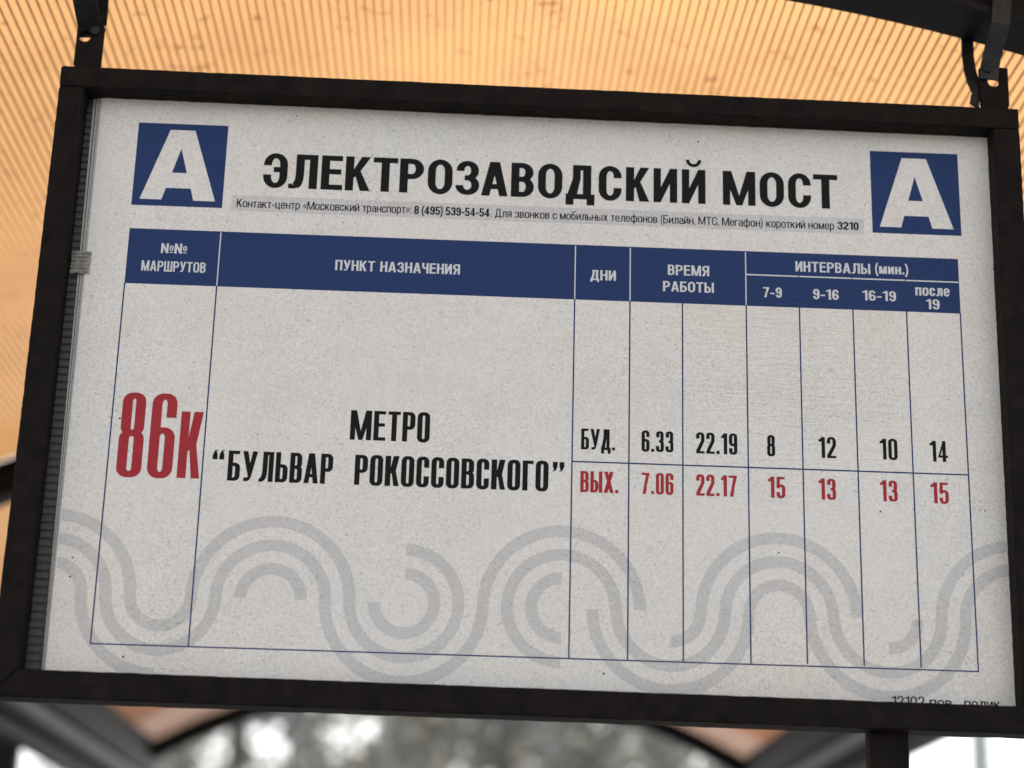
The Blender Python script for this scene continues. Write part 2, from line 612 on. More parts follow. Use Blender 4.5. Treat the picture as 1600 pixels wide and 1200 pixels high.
ZS = -0.8
for i, (xt, xb, k) in enumerate(((-42.2, -36.4, 'paper_old'), (-40.4, -35.6, 'paper_dark'), (-39.2, -35.2, 'paper_old'), (-37.2, -34.4, 'paper_dark'), (-36.6, -34.1, 'paper_old'))):
    sheet('older_sheet', [(xb, -500), (771, -500), (771, 28), (xt, 28)], ZS - 2.4 + i * 0.42, M[k], sign)
paper = sheet('printed_sheet', [(-33.2, -500), (772, -500), (772, 28), (-34.4, 30)], ZS, M['paper'], sign)
ZP = ZS


# ---------- print on the sheet: flat shapes a hair above the paper
class Ink:
    def __init__(self):
        self.v, self.f, self.k = [], [], 0

    def poly(self, pts, z):
        # ccw so that it faces the viewer
        a = sum(p[0] * q[1] - q[0] * p[1] for p, q in zip(pts, pts[1:] + pts[:1]))
        if abs(a) < 1e-9:
            return
        if a < 0:
            pts = pts[::-1]
        b = len(self.v)
        zz = z + self.k * 0.0012
        self.k = (self.k + 1) % 40
        self.v += [P(x, y_, zz) for x, y_ in pts]
        self.f.append(tuple(range(b, b + len(pts))))

    def build(self, name, mat):
        return obj(name, self.v, self.f, mat, paper)


def rect(x0, y0, x1, y1):
    return [(x0, y0), (x1, y0), (x1, y1), (x0, y1)]


# --- grey wave pattern
WR = {1: 25.0, 2: 45.0, 3: 65.0}
CX = {0: -35.5, 1: 54.5, 2: 144.5, 3: 254.5, 4: 384.5, 5: 475.0, 6: 565.5, 7: 656.0, 8: 766.0}
CY = -425.0
waves = [[(0, 3, 90, 0), (1, 1, 180, 360), (2, 3, 180, 0), (3, 2, 180, 450)],
         [(0, 2, 90, 0), (1, 2, 180, 360), (2, 2, 180, 0), (3, 3, 180, 360), (4, 3, 180, 0)],
         [(0, 1, 90, 0), (1, 3, 180, 270)],
         [(2, 1, 180, 0)],
         [(3, 1, 180, 450)],
         [(4, 2, 270, 0), (5, 2, 180, 360), (6, 2, 180, 0), (7, 2, 180, 360), (8, 3, 180, 90)],
         [(4, 1, 270, 90)],
         [(5, 3, 180, 360), (6, 1, 180, 0), (7, 3, 180, 360), (8, 2, 180, 90)],
         [(5, 1, 270, 360), (6, 3, 180, 0)],
         [(7, 1, 270, 360)]]
for band in waves:
    ink = Ink()
    for (c, r, a0, a1) in band:
        n = max(10, int(abs(a1 - a0) / 5))
        for i in range(n):
            q = []
            for rr, k in ((WR[r] - 5, i), (WR[r] + 5, i), (WR[r] + 5, i + 1), (WR[r] - 5, i + 1)):
                a = math.radians(a0 + (a1 - a0) * k / n)
                q.append((min(768, max(-32.6, CX[c] + rr * math.cos(a))), max(-498, CY + rr * math.sin(a))))
            ink.k = 0
            ink.poly(q, ZP + 0.03)
    ink.build('wave_band', M['grey'])

# --- table: header band, rules
Ink_ = Ink(); Ink_.poly(rect(1.0, -153.0, 729.9, -101.7), ZP + 0.05); Ink_.build('table_header', M['blue'])
cols = [80.6, 391.3, 439.6, 485.5, 541.3, 588.0, 635.0, 682.2]
LW = 0.60


def rule(name, x0, y0, x1, y1, z, mat):
    k = Ink(); k.poly(rect(x0, y0, x1, y1), z); return k.build(name, mat)


for i, x in enumerate([1.2] + cols + [729.6]):
    rule('table_rule', x - LW, -466.0 if i not in (6, 7, 8) else -465.0, x + LW, -152.6, ZP + 0.08, M['blue'])
rule('table_rule', 0.6, -467.2, 730.2, -466.1, ZP + 0.09, M['blue'])
rule('table_rule', 391.3, -299.7, 729.6, -298.5, ZP + 0.09, M['blue'])
for x in (80.6, 391.3, 439.6, 541.3):
    rule('header_rule', x - 0.5, -152.4, x + 0.5, -102.6, ZP + 0.10, M['white'])
for a, b in ((541.9, 587.6), (588.6, 634.6), (635.5, 681.8), (682.7, 729.4)):
    rule('header_rule', a, -124.4, b, -123.2, ZP + 0.11, M['white'])

# --- letter squares
for x0 in (0.4, 654.8):
    ink = Ink(); ink.poly(rect(x0, -79.6, x0 + 79.4, -0.3), ZP + 0.05); ink.build('letter_square', M['blue'])
    ink = Ink()
    pts = [(7.0, -73.6), (26.0, -73.6), (29.2, -62.3), (51.0, -62.3), (54.0, -73.6), (73.0, -73.6), (50.7, -6.3), (28.9, -6.3)]
    inner = [(33.3, -47.6), (46.5, -47.6), (39.9, -24.2)]
    o = x0 - 0.3
    sh_ = lambda L: [(a + o, b) for a, b in L]
    ink.poly(sh_([(7.0, -73.6), (26.0, -73.6), (29.2, -62.3), (33.3, -47.6), (39.9, -24.2), (39.9, -6.3), (28.9, -6.3)]), ZP + 0.10)
    ink.poly(sh_([(73.0, -73.6), (54.0, -73.6), (51.0, -62.3), (46.5, -47.6), (39.9, -24.2), (39.9, -6.3), (50.9, -6.3)]), ZP + 0.10)
    ink.poly(sh_([(29.2, -62.3), (51.0, -62.3), (46.5, -47.6), (33.3, -47.6)]), ZP + 0.10)
    ink.build('square_letter', M['paper'])

ink = Ink(); ink.poly(rect(87.6, -81.7, 647.0, -66.8), ZP + 0.04); ink.build('phone_line_bar', M['greybar'])


# ---------- lettering: every glyph drawn from strokes, cap height 1
def ring(x0, y0, x1, y1, sx, ty, rx, ry, keep=None, sq=''):
    n, m = 7, 14
    cs = [('TR', x1, y1, 1, 1, 0), ('TL', x0, y1, -1, 1, 90), ('BL', x0, y0, -1, -1, 180), ('BR', x1, y0, 1, -1, 270)]
    rx = min(rx, (x1 - x0) / 2 - 1e-4); ry = min(ry, (y1 - y0) / 2 - 1e-4)
    out, inn = [], []

    def corner(px, py, sxn, syn, a0, ax, ay):
        return [(px - sxn * ax + ax * math.cos(math.radians(a0 + 90 * k / n)), py - syn * ay + ay * math.sin(math.radians(a0 + 90 * k / n))) for k in range(n + 1)]
    oc, ic = [], []
    for nm, px, py, sxn, syn, a0 in cs:
        z = nm in sq
        ax, ay = (0, 0) if z else (rx, ry)
        bx_, by_ = (0, 0) if z else (max(rx - sx, rx * 0.28), max(ry - ty, ry * 0.28))
        bx_ = min(bx_, (x1 - x0 - 2 * sx) / 2); by_ = min(by_, (y1 - y0 - 2 * ty) / 2)
        oc.append(corner(px, py, sxn, syn, a0, ax, ay))
        ic.append(corner(px - sxn * sx, py - syn * ty, sxn, syn, a0, max(bx_, 0), max(by_, 0)))
    for i in range(4):
        out += oc[i]; inn += ic[i]
        o0, o1, i0, i1 = oc[i][-1], oc[(i + 1) % 4][0], ic[i][-1], ic[(i + 1) % 4][0]
        for k in range(1, m):
            f = k / m
            out.append((o0[0] + (o1[0] - o0[0]) * f, o0[1] + (o1[1] - o0[1]) * f))
            inn.append((i0[0] + (i1[0] - i0[0]) * f, i0[1] + (i1[1] - i0[1]) * f))
    res = []
    L = len(out)
    for i in range(L):
        j = (i + 1) % L
        q = [out[i], out[j], inn[j], inn[i]]
        mx = sum(p[0] for p in q) / 4; my = sum(p[1] for p in q) / 4
        if keep is None or keep(mx, my):
            res.append(q)
    return res


def strip(pts, w):
    """ribbon of horizontal-ish width w along a polyline"""
    res = []
    L, Rr = [], []
    for i, p in enumerate(pts):
        a = pts[max(i - 1, 0)]; b = pts[min(i + 1, len(pts) - 1)]
        dx, dy = b[0] - a[0], b[1] - a[1]
        d = math.hypot(dx, dy) or 1
        nx, ny = -dy / d * w / 2, dx / d * w / 2
        L.append((p[0] + nx, p[1] + ny)); Rr.append((p[0] - nx, p[1] - ny))
    for i in range(len(pts) - 1):
        res.append([L[i], L[i + 1], Rr[i + 1], Rr[i]])
    return res


def hbar(x0, x1, y, t):
    return rect(x0, y - t / 2, x1, y + t / 2)


def glyph(ch, w, s, t, rr=0.5):
    """polygons of one character in a box w wide, cap height 1; s stem, t bar, rr corner roundness"""
    rx, ry = w * rr, w * rr * 1.05
    R1 = lambda *a, **k: ring(*a, rx, ry, **k)
    st = lambda x: rect(x, 0, x + s, 1)
    if ch in 'АA':
        a = s * 1.2
        k = (w - a) / 2
        ya = (w / 2 - s) / k if k else 1
        yb = 0.20
        xo = lambda y_: s + k * y_
        return [[(0, 0), (s, 0), (w / 2, ya), (w / 2, 1), (w / 2 - a / 2, 1)], [(w, 0), (w - s, 0), (w / 2, ya), (w / 2, 1), (w / 2 + a / 2, 1)],
                [(xo(yb) - s * .3, yb), (w - xo(yb) + s * .3, yb), (w - xo(yb + t) + s * .3, yb + t), (xo(yb + t) - s * .3, yb + t)]]
    if ch == 'Б':
        return [st(0), rect(0, 1 - t, w * .92, 1)] + R1(0, 0, w, .60, s, t, sq='TL BL')
    if ch == 'В':
        return [st(0)] + R1(0, .52 - t / 2, w * .97, 1, s, t, sq='TL BL') + R1(0, 0, w, .52 + t / 2, s, t, sq='TL BL')
    if ch == 'Г':
        return [st(0), rect(0, 1 - t, w, 1)]
    if ch == 'Д':
        xl = w * .24
        f = s * .95
        return [rect(w * .88 - s, t * .5, w * .88, 1), rect(xl, 1 - t, w * .88, 1), [(xl, 1), (xl + s * .95, 1), (xl + s * .95, .6), (xl + s * .45, t * .4), (xl - s * .75, t * .4), (xl, .6)],
                rect(0, 0, w, t), rect(0, -.17, f, t), rect(w - f, -.17, w, t)]
    if ch == 'Е':
        return [st(0), rect(0, 1 - t, w * .97, 1), rect(0, 0, w, t), hbar(0, w * .92, .53, t)]
    if ch == 'З':
        kp = lambda x, y_: not (x < w * .5 and (.30 < y_ < .74))
        return ring(w * .03, .50 - t / 2, w * .97, 1, s, t, rx, ry * .8, keep=lambda x, y_: not (x < w * .5 and y_ < .70)) + \
            ring(0, 0, w, .50 + t / 2, s, t, rx, ry * .8, keep=lambda x, y_: not (x < w * .5 and y_ > .28)) + [hbar(w * .38, w * .62, .5, t)]
    if ch in 'ИЙN':
        d = s * 1.08
        diag = [(0, 0), (d * .9, 0), (w, 1), (w - d * .9, 1)] if ch != 'N' else [(0, 1), (d * .9, 1), (w, 0), (w - d * .9, 0)]
        r = [st(0), st(w - s), diag]
        if ch == 'Й':
            pts = [(w / 2 + w * .26 * math.cos(math.radians(a)), 1.29 + .17 * math.sin(math.radians(a))) for a in range(180, 361, 15)]
            r += strip(pts, t * .62)
        return r
    if ch == 'К' and rr < .45:
        return [rect(0, 0, .40 * w, 1), [(.58 * w, 1), (w, 1), (.77 * w, .50), (.395 * w, .40), (.395 * w, .60)],
                [(.64 * w, 0), (1.02 * w, 0), (.77 * w, .505), (.60 * w, .62), (.45 * w, .50)]]
    if ch == 'К':
        d = s * 1.12
        return [st(0), [(s * .9, .38), (s * .9, .58), (w - d, 1), (w, 1)] if False else [(s * .95, .36), (s * .95, .60), (w - d * 1.0, 1), (w - d * .02, 1), (s * 1.15 + (w - s) * .22, .50)],
                [(s * .95 + (w - s) * .10, .47), (s * .95 + (w - s) * .34, .66), (w, 0), (w - d * 1.08, 0)]]
    if ch == 'Л':
        xl = w * .24
        pts = [(xl + s / 2, 1), (xl + s / 2, .45), (xl + s * .46, .28), (xl + s * .32, .16), (xl + s * .05, .08), (xl - s * .45, .052), (s * .08, t * .42)]
        return [st(w - s), rect(xl, 1 - t, w, 1)] + strip(pts[:5], s) + [[(xl - s * .46, .12), (xl + s * .5, .085), (xl + s * .34, .03), (xl - s * .1, -.005), (0, -.005), (0, t * .86), (xl - s * .4, t * .95)]]
    if ch == 'М':
        d = s * .95
        return [st(0), st(w - s), [(0, 1), (s * 1.18, 1), (w / 2 + d * .42, 0), (w / 2 - d * .42, 0)], [(w, 1), (w - s * 1.18, 1), (w / 2 - d * .42, 0), (w / 2 + d * .42, 0)]]
    if ch == 'Н':
        return [st(0), st(w - s), hbar(s * .5, w - s * .5, .52, t)]
    if ch in 'О0':
        return R1(0, -.012, w, 1.012, s, t)
    if ch == 'П':
        return [st(0), st(w - s), rect(0, 1 - t, w, 1)]
    if ch == 'Р':
        return [st(0)] + R1(0, .40, w, 1, s, t, sq='TL BL')
    if ch == 'С':
        return R1(0, -.012, w, 1.012, s, t, keep=lambda x, y_: not (x > w * .6 and .37 < y_ < .66))
    if ch == 'Т':
        return [rect((w - s) / 2, 0, (w + s) / 2, 1), rect(0, 1 - t, w, 1)]
    if ch == 'У':
        d = s * 1.04
        return [[(0, 1), (d, 1), (w * .5 + d * .36, .36), (w * .5 - d * .30, .20)], [(w, 1), (w - d * .98, 1), (w * .5 - d * .28, .26), (w * .42, .14), (w * .12, t * .95), (w * .12, 0), (w * .38, 0), (w * .55, .06), (w * .64, .18)]]
    if ch == 'Х':
        d = s * 1.1
        return [[(0, 0), (d, 0), (w * .97, 1), (w * .97 - d, 1)], [(w, 0), (w - d, 0), (w * .03, 1), (w * .03 + d, 1)]]
    if ch == 'Ц':
        return [st(0), rect(w * .86 - s, 0, w * .86, 1), rect(0, 0, w, t), rect(w - s * .8, -.17, w, t)]
    if ch == 'Ч':
        return [st(w - s)] + R1(0, .42, w, 1.6, s, t, keep=lambda x, y_: y_ < 1.0 and x < w - s * .5, sq='BR')
    if ch == 'Ш':
        return [st(0), st((w - s) / 2), st(w - s), rect(0, 0, w, t)]
    if ch == 'Ь':
        return [st(0)] + R1(0, 0, w, .60, s, t, sq='TL BL')
    if ch == 'Ы':
        return [st(0), st(w - s)] + R1(0, 0, w * .68, .60, s, t, sq='TL BL')
    if ch == 'Э':
        return R1(0, -.012, w, 1.012, s, t, keep=lambda x, y_: not (x < w * .4 and .37 < y_ < .66)) + [hbar(w * .42, w - s * .5, .53, t)]
    if ch == 'Я':
        return [st(w - s), [(0, 0), (s * 1.1, 0), (w * .62, .46), (w * .34, .46)]] + R1(0, .41, w, 1, s, t, sq='TR BR')
    if ch == '1':
        return [st(w - s), [(w - s, 1), (w - s * .45, 1), (w - s * .45, .80), (0, .76), (0, .88), (w - s * 1.35, .91)]]
    if ch == '2':
        up = ring(0, .46, w, 1.012, s, t, rx, ry, keep=lambda x, y_: not ((x < w * .5 and y_ < .70) or (y_ < .64)))
        return up + [[(w - s, .70), (w, .70), (w * .985, .58), (s * 1.05, t * .9), (0, t * .9), (0, t * 1.25), (w - s * 1.02, .62)], rect(0, 0, w, t)]
    if ch == '3':
        return glyph('З', w, s, t, rr)
    if ch == '4':
        x = w * .80
        return [rect(x - s, 0, x, 1), rect(0, .20, w, .20 + t), [(0, .20 + t * .5), (s * .55, .20 + t * .5), (x - s * .5, .86), (x - s * .5, 1), (x - s * .8, 1)]]
    if ch == '5':
        return [rect(w * .06, 1 - t, w * .95, 1), [(w * .06, 1), (w * .06 + s * .95, 1), (w * .06 + s * .8, .46), (w * .02, .46)]] + \
            ring(0, -.012, w, .64, s, t, rx, ry, keep=lambda x, y_: not (x < w * .5 and .28 < y_ < .5))
    if ch == '6':
        return R1(0, -.012, w, 1.012, s, t, keep=lambda x, y_: not (x > w * .6 and y_ < .70)) + ring(0, -.012, w, .60, s, t, rx, ry, keep=lambda x, y_: y_ > .02 or True)
    if ch == '9':
        return [[(w - x, 1 - y_) for x, y_ in q] for q in glyph('6', w, s, t, rr)]
    if ch == '7':
        return [rect(0, 1 - t, w, 1), [(w, 1 - t * .5), (w - s, 1 - t * .5), (w * .42 - s * .7, 0), (w * .42 + s * .35, 0), (w * .62 + s * .2, .45)]]
    if ch == '8':
        return ring(w * .03, .52 - t * .5, w * .97, 1.012, s, t, rx, ry * .85) + ring(0, -.012, w, .52 + t * .5, s, t, rx, ry * .85)
    if ch == '.':
        return [rect(0, 0, w, s * .95)]
    if ch == ',':
        return [rect(0, 0, w, s), [(w * .3, 0), (w, 0), (w * .55, -.16), (w * .1, -.16)]]
    if ch == ':':
        return [rect(0, 0, w, s), rect(0, .55, w, .55 + s)]
    if ch == '-':
        return [rect(0, .32, w, .32 + t)]
    if ch == '(':
        return strip([(w * .95, 1.05), (w * .55, .85), (w * .34, .6), (w * .3, .42), (w * .34, .22), (w * .55, -.02), (w * .95, -.22)], s * .75)
    if ch == ')':
        return [[(w - x, y_) for x, y_ in q] for q in glyph('(', w, s, t)]
    if ch in '«»':
        r = []
        for dx in (0, w * .45):
            r += strip([(dx + w * .5, .66), (dx + w * .12, .40)], s * .7) + strip([(dx + w * .12, .42), (dx + w * .5, .14)], s * .7)
        return r if ch == '«' else [[(w - x, y_) for x, y_ in q] for q in r]
    if ch in '“”':
        r = []
        for dx in (0, w * .54):
            r += [[(dx, .70), (dx + w * .40, .70), (dx + w * .40, .86), (dx + w * .30, .98), (dx + w * .42, 1.0), (dx + w * .40, 1.03), (dx + w * .16, .99), (dx + w * .02, .86)]]
        return r if ch == '“' else [[(w - x, 1.70 - y_) for x, y_ in q] for q in r]
    if ch == 'º':
        return ring(0, .26, w, .78, s * .6, t * .62, w * .45, w * .45) + [rect(0, .06, w, .06 + t * .6)]
    # ---- lower case
    X = .73
    if ch == 'а':
        return [rect(w - s, 0, w, .52)] + ring(0, -.01, w, .44, s, t, rx * .9, ry * .8, sq='BR TR') + \
            ring(w * .06, .30, w, X + .01, s, t, rx, ry, keep=lambda x, y_: y_ > .52)
    if ch == 'б':
        return ring(0, -.01, w, X - .04, s, t, rx, ry) + strip([(s / 2, .35), (s * .55, .65), (s * 1.1, .86), (w * .55, .95), (w * .92, 1.02)], s * .95)
    if ch == 'е':
        return ring(0, -.01, w, X + .01, s, t, rx, ry, keep=lambda x, y_: not (x > w * .6 and .20 < y_ < .34)) + [rect(s * .5, .32, w - s * .2, .32 + t * .85)]
    if ch == 'р':
        return [rect(0, -.24, s, X)] + ring(0, -.01, w, X + .01, s, t, rx, ry, sq='TL BL')
    if ch == 'ф':
        return [rect((w - s) / 2, -.24, (w + s) / 2, 1)] + ring(0, -.01, (w + s) / 2, X + .01, s, t, rx * .6, ry * .7) + ring((w - s) / 2, -.01, w, X + .01, s, t, rx * .6, ry * .7)
    U = ch.upper()
    if U != ch:
        return [[(x, y_ * X if y_ > 0 else y_) for x, y_ in q] for q in glyph(U, w, s, t / X, rr)]
    return []


W_BOLD = dict(zip('АБВГДЕЗИЙКЛМНОПРСТУХЦЧШЫЬЭЯ', (.72, .62, .62, .52, .78, .585, .635, .64, .64, .66, .77, .88, .65, .66, .65, .65, .62, .657, .66, .66, .72, .60, .92, .86, .62, .64, .65)))
W_COND = dict(zip('АБВГДЕЗИЙКЛМНОПРСТУХЦЧШЫЬЭЯ', (.50, .43, .43, .36, .52, .41, .40, .45, .45, .46, .50, .72, .45, .43, .45, .43, .42, .42, .52, .50, .5, .42, .66, .60, .43, .43, .44)))


def char_w(ch, st):
    if ch == ' ':
        return st['space']
    T = st['w']
    if ch in T:
        return T[ch]
    if ch in '02356789':
        return st['dig']
    if ch == '1':
        return st['dig'] * st.get('one', .72)
    if ch == '4':
        return st['dig'] * 1.08
    if ch in '.,:':
        return st['s'] * .95
    if ch == '-':
        return .36
    if ch in '()':
        return .26
    if ch in '«»':
        return .44
    if ch in '“”':
        return .40
    if ch == 'º':
        return .34
    if ch == 'N':
        return .66
    low = {'а': .52, 'б': .54, 'е': .54, 'р': .54, 'ф': .80, 'л': .58, 'м': .70, 'ы': .72, 'г': .42, 'т': .46, 'с': .50}
    if ch in low:
        return low[ch]
    return T.get(ch.upper(), .6) * .84


HEAD = dict(w=W_BOLD, s=.20, t=.14, gap=.095, space=.30, dig=.54, rr=.5)
INS = dict(w=W_COND, s=.172, t=.112, gap=.075, space=.42, dig=.35, rr=.40, one=.74)
DIG = dict(w=W_COND, s=.142, t=.108, gap=.075, space=.4, dig=.35, rr=.42, one=.70)
REG = dict(w=W_BOLD, s=.135, t=.105, gap=.075, space=.24, dig=.52, rr=.5)
BLD = dict(w=W_BOLD, s=.20, t=.15, gap=.06, space=.22, dig=.56, rr=.5)


def line(name, text, x0, x1, yb, cap, st, mat, z=0.14, skip=None):
    ws = [char_w(c, st) for c in text]
    tot = sum(ws) + st['gap'] * (len(text) - 1)
    k = (x1 - x0) / cap / tot
    ink = Ink()
    x = x0
    for c, w in zip(text, ws):
        if c != ' ':
            sk = min(max(k, .8), 1.12)
            for q in glyph(c, w * k, st['s'] * sk, st['t'], st['rr']):
                ink.poly([(x + px * cap, yb + py * cap) for px, py in q], ZP + z)
        x += (w + st['gap']) * k * cap
    return ink.build(name, mat)


# stop name, letter by letter
title = [('Э', 113.8, 135.0), ('Л', 136.3, 161.5), ('Е', 164.8, 183.9), ('К', 186.2, 208.3), ('Т', 210.6, 232.3), ('Р', 234.2, 255.5), ('О', 259.1, 281.0),
         ('З', 283.8, 304.8), ('А', 306.7, 330.2), ('В', 333.1, 353.4), ('О', 357.0, 378.6), ('Д', 381.8, 407.4), ('С', 411.0, 431.4), ('К', 435.3, 456.2),
         ('И', 459.9, 481.0), ('Й', 485.2, 506.3), ('М', 521.8, 550.9), ('О', 554.8, 576.5), ('С', 580.2, 600.6), ('Т', 602.9, 624.6)]
ink = Ink()
for c, a, b in title:
    cap = 32.8
    for q in glyph(c, (b - a) / cap,   .212 if c in 'ОСЭЗ' else .20 if c in 'ИЙМ' else .222, .150, .5):
        ink.poly([(a + px * cap, -58.2 + py * cap) for px, py in q], ZP + 0.14)
ink.build('stop_name_lettering', M['black'])

line('phone_lettering', 'Контакт-центр «Московский транспорт»:', 92.4, 245.9, -78.0, 7.9, REG, M['black'])
line('phone_number_lettering', '8 (495) 539-54-54', 248.3, 315.0, -78.4, 7.9, BLD, M['black'])
line('phone_lettering', '. Для звонков с мобильных телефонов (Билайн, МТС, Мегафон) короткий номер', 315.8, 620.6, -78.2, 7.8, REG, M['black'])
line('phone_number_lettering', '3210', 623.6, 642.5, -77.8, 7.4, BLD, M['black'])

for txt, a, b, yb, cap in [('NºNº', 29.9, 52.3, -124.0, 9.4), ('МАРШРУТОВ', 14.2, 69.8, -141.0, 9.6), ('ПУНКТ НАЗНАЧЕНИЯ', 181.9, 290.6, -133.9, 9.6), ('ДНИ', 404.7, 427.1, -134.3, 9.5),
                           ('ВРЕМЯ', 472.7, 509.1, -126.9, 9.7), ('РАБОТЫ', 468.4, 513.1, -142.3, 9.6), ('ИНТЕРВАЛЫ', 585.3, 651.5, -119.2, 9.7), ('(мин.)', 655.8, 685.2, -118.4, 9.7),
                           ('7-9', 556.3, 572.8, -144.4, 9.4), ('9-16', 600.2, 622.9, -144.5, 9.5), ('16-19', 643.9, 673.4, -143.9, 9.4), ('после', 690.7, 721.0, -137.5, 10.4), ('19', 699.7, 711.6, -150.0, 9.4)]:
    line('column_heading_lettering', txt, a, b, yb, cap, HEAD, M['white'])

# route number
ink = Ink()
for c, a, b, cap, s in (('8', 8.7, 29.6, 72.6, .116), ('6', 34.4, 55.5, 72.6, .116), ('К', 59.6, 78.2, 58.2, .145)):
    for q in glyph(c, (b - a) / cap, s, .075 if c != 'К' else .1, .42):
        ink.poly([(a + px * cap, -325.2 + py * cap) for px, py in q], ZP + 0.14)
ink.build('route_number_lettering', M['red'])

line('destination_lettering', 'МЕТРО', 202.6, 270.0, -286.7, 26.1, INS, M['black'])
line('destination_lettering', 'БУЛЬВАР', 101.8, 189.8, -326.0, 26.1, INS, M['black'])
line('destination_lettering', 'РОКОССОВСКОГО', 208.2, 371.6, -325.9, 26.1, INS, M['black'])
line('destination_lettering', '“', 88.4, 98.8, -326.2, 26.1, INS, M['black'])
line('destination_lettering', '”', 374.5, 385.0, -326.2, 26.1, INS, M['black'])
for txt, a, b, yb, m_ in [('БУД.', 398.8, 427.7, -288.2, 'black'), ('6.33', 450.3, 477.5, -288.2, 'black'), ('22.19', 496.9, 532.1, -288.2, 'black'),
                          ('8', 557.6, 564.4, -288.4, 'black'), ('12', 601.8, 616.7, -288.4, 'black'), ('10', 654.4, 669.5, -288.0, 'black'), ('14', 697.4, 712.7, -288.3, 'black'),
                          ('ВЫХ.', 398.6, 430.9, -325.6, 'red'), ('7.06', 450.4, 477.5, -325.3, 'red'), ('22.17', 496.8, 531.4, -325.2, 'red'),
                          ('15', 558.0, 572.5, -324.9, 'red'), ('13', 600.9, 615.6, -325.0, 'red'), ('13', 653.5, 668.1, -324.7, 'red'), ('15', 696.6, 711.8, -325.0, 'red')]:
    line('times_lettering', txt, a, b, yb, 18.4, INS if txt[0] in 'БВ' else DIG, M[m_])
PRN = dict(REG, s=.14, t=.12, gap=.08)
line('print_code_lettering', '12102 пов.', 656.5, 708.5, -497.2, 8.4, PRN, M['black'])
line('print_code_lettering', 'полик', 716.5, 746.3, -497.2, 8.4, PRN, M['black'])

# stray specks of dirt
ink = Ink()
for X, Y, r in ((653.0, -333.6, 1.0), (28.5, -476.5, 1.2), (-20.0, -396.0, 0.9), (-20.5, -412.0, 0.9), (140.0, 12.0, 0.8), (500.0, 2.0, 1.1), (474.0, 6.5, 0.8), (742.0, -330.0, .7), (566.0, -372.0, .9), (420.0, -478.0, 1.1), (8.0, -275.0, 1.0), (64.5, -246.0, .7)):
    ink.poly([(X + r * random.uniform(.6, 1.2) * math.cos(a), Y + r * random.uniform(.5, 1.1) * math.sin(a)) for a in [k * PI / 4 for k in range(8)]], ZP + 0.2)
o = ink.build('dirt_specks', M['black'])
o['kind'] = 'stuff'

# cloth tape patch on the left edge, ragged
bm = bmesh.new()
nx, ny = 7, 12
gv = []
for j in range(ny + 1):
    row = []
    for i in range(nx + 1):
        X = -46.5 + 16.5 * i / nx + (random.uniform(-.8, .8) if i in (0, nx) else random.uniform(-.2, .2))
        Y = -146 + 20.6 * j / ny + (random.uniform(-.7, .7) if j in (0, ny) else random.uniform(-.2, .2))
        row.append(bm.verts.new(P(X, Y, 0.1 + random.uniform(0, .5) + 1.1 * (j % 2))))
    gv.append(row)
for j in range(ny):
    for i in range(nx):
        bm.faces.new((gv[j][i], gv[j][i + 1], gv[j + 1][i + 1], gv[j + 1][i]))
bmesh.ops.solidify(bm, geom=bm.faces[:], thickness=0.0004)
tp = obj_bm('tape_patch', bm, M['tape'], sign)
tp['label'] = 'small frayed pale cloth tape patch on the left edge'


# hanger tabs with holes, welded on the top rail
def tab(x0, x1, y0, y1, hx, hy, hr, z0, z1):
    n = 24
    bm = bmesh.new()
    lay = []
    for z in (z0, z1):
        inn, out = [], []
        for k in range(n):
            a = 2 * PI * k / n + PI / 4
            c, s_ = math.cos(a), math.sin(a)
            inn.append(bm.verts.new(PF(hx + hr * c, hy + hr * s_, z)))
            tt = min(((x1 - hx) if c > 0 else (hx - x0)) / max(abs(c), 1e-6), ((y1 - hy) if s_ > 0 else (hy - y0)) / max(abs(s_), 1e-6))
            out.append(bm.verts.new(PF(hx + tt * c, hy + tt * s_, z)))
        corners = []
        lay.append((inn, out))
    for k in range(n):
        j = (k + 1) % n
        for inn, out in lay:
            bm.faces.new((inn[k], inn[j], out[j], out[k]))
        bm.faces.new((lay[0][1][k], lay[0][1][j], lay[1][1][j], lay[1][1][k]))
        bm.faces.new((lay[0][0][k], lay[0][0][j], lay[1][0][j], lay[1][0][k]))
    return bm


obj_bm('hanger_tab', tab(-64, -40, 40.8, 93, -56.5, 78.5, 5.6, -1.5, 3.0), M['frame'], sign)
obj_bm('hanger_tab', tab(755.5, 781.5, 40.8, 89, 768, 75, 5.6, -1.5, 3.0), M['frame'], sign)
# bar hanging below the bottom rail
obj_bm('lower_bar', prism_bm([(636, -640), (668, -640), (668, -516.8), (636, -516.8)], P, -11, 6), M['frame'], sign, 0.001)

# ------------------------------------------------------------------ straps holding the sign


def band_bm(path, width, thick, bm=None):
    """flat band: path of (X, Y, Z) board mm, width along X-ish perpendicular"""
    bm = bm or bmesh.new()
    rows = []
    for i, p in enumerate(path):
        a = Vector(path[max(i - 1, 0)]); b = Vector(path[min(i + 1, len(path) - 1)])
        d = (b - a).normalized()
        side = Vector((d.y, -d.x, 0))
        if side.length < 0.2:
            side = Vector((1, 0, 0))
        side.normalize()
        nrm = d.cross(side).normalized()
        p = Vector(p)
        rows.append([bm.verts.new(P(*(p + side * sx * width / 2 + nrm * sn * thick / 2))) for sx, sn in ((-1, -1), (1, -1), (1, 1), (-1, 1))])
    for r0, r1 in zip(rows, rows[1:]):
        for k in range(4):
            bm.faces.new((r0[k], r0[(k + 1) % 4], r1[(k + 1) % 4], r1[k]))
    bm.faces.new(rows[0][::-1]); bm.faces.new(rows[-1])
    return bm


def to_world_obj(name, bm, mat, parent):
    return obj_bm(name, bm, mat, parent, smooth=False)


def strap_thing(label, X, Y, group):
    e = empty('hanger_strap', Vector(sign.location) + Vector(P(X, Y, 0)), label, 'strap', group)
    return e


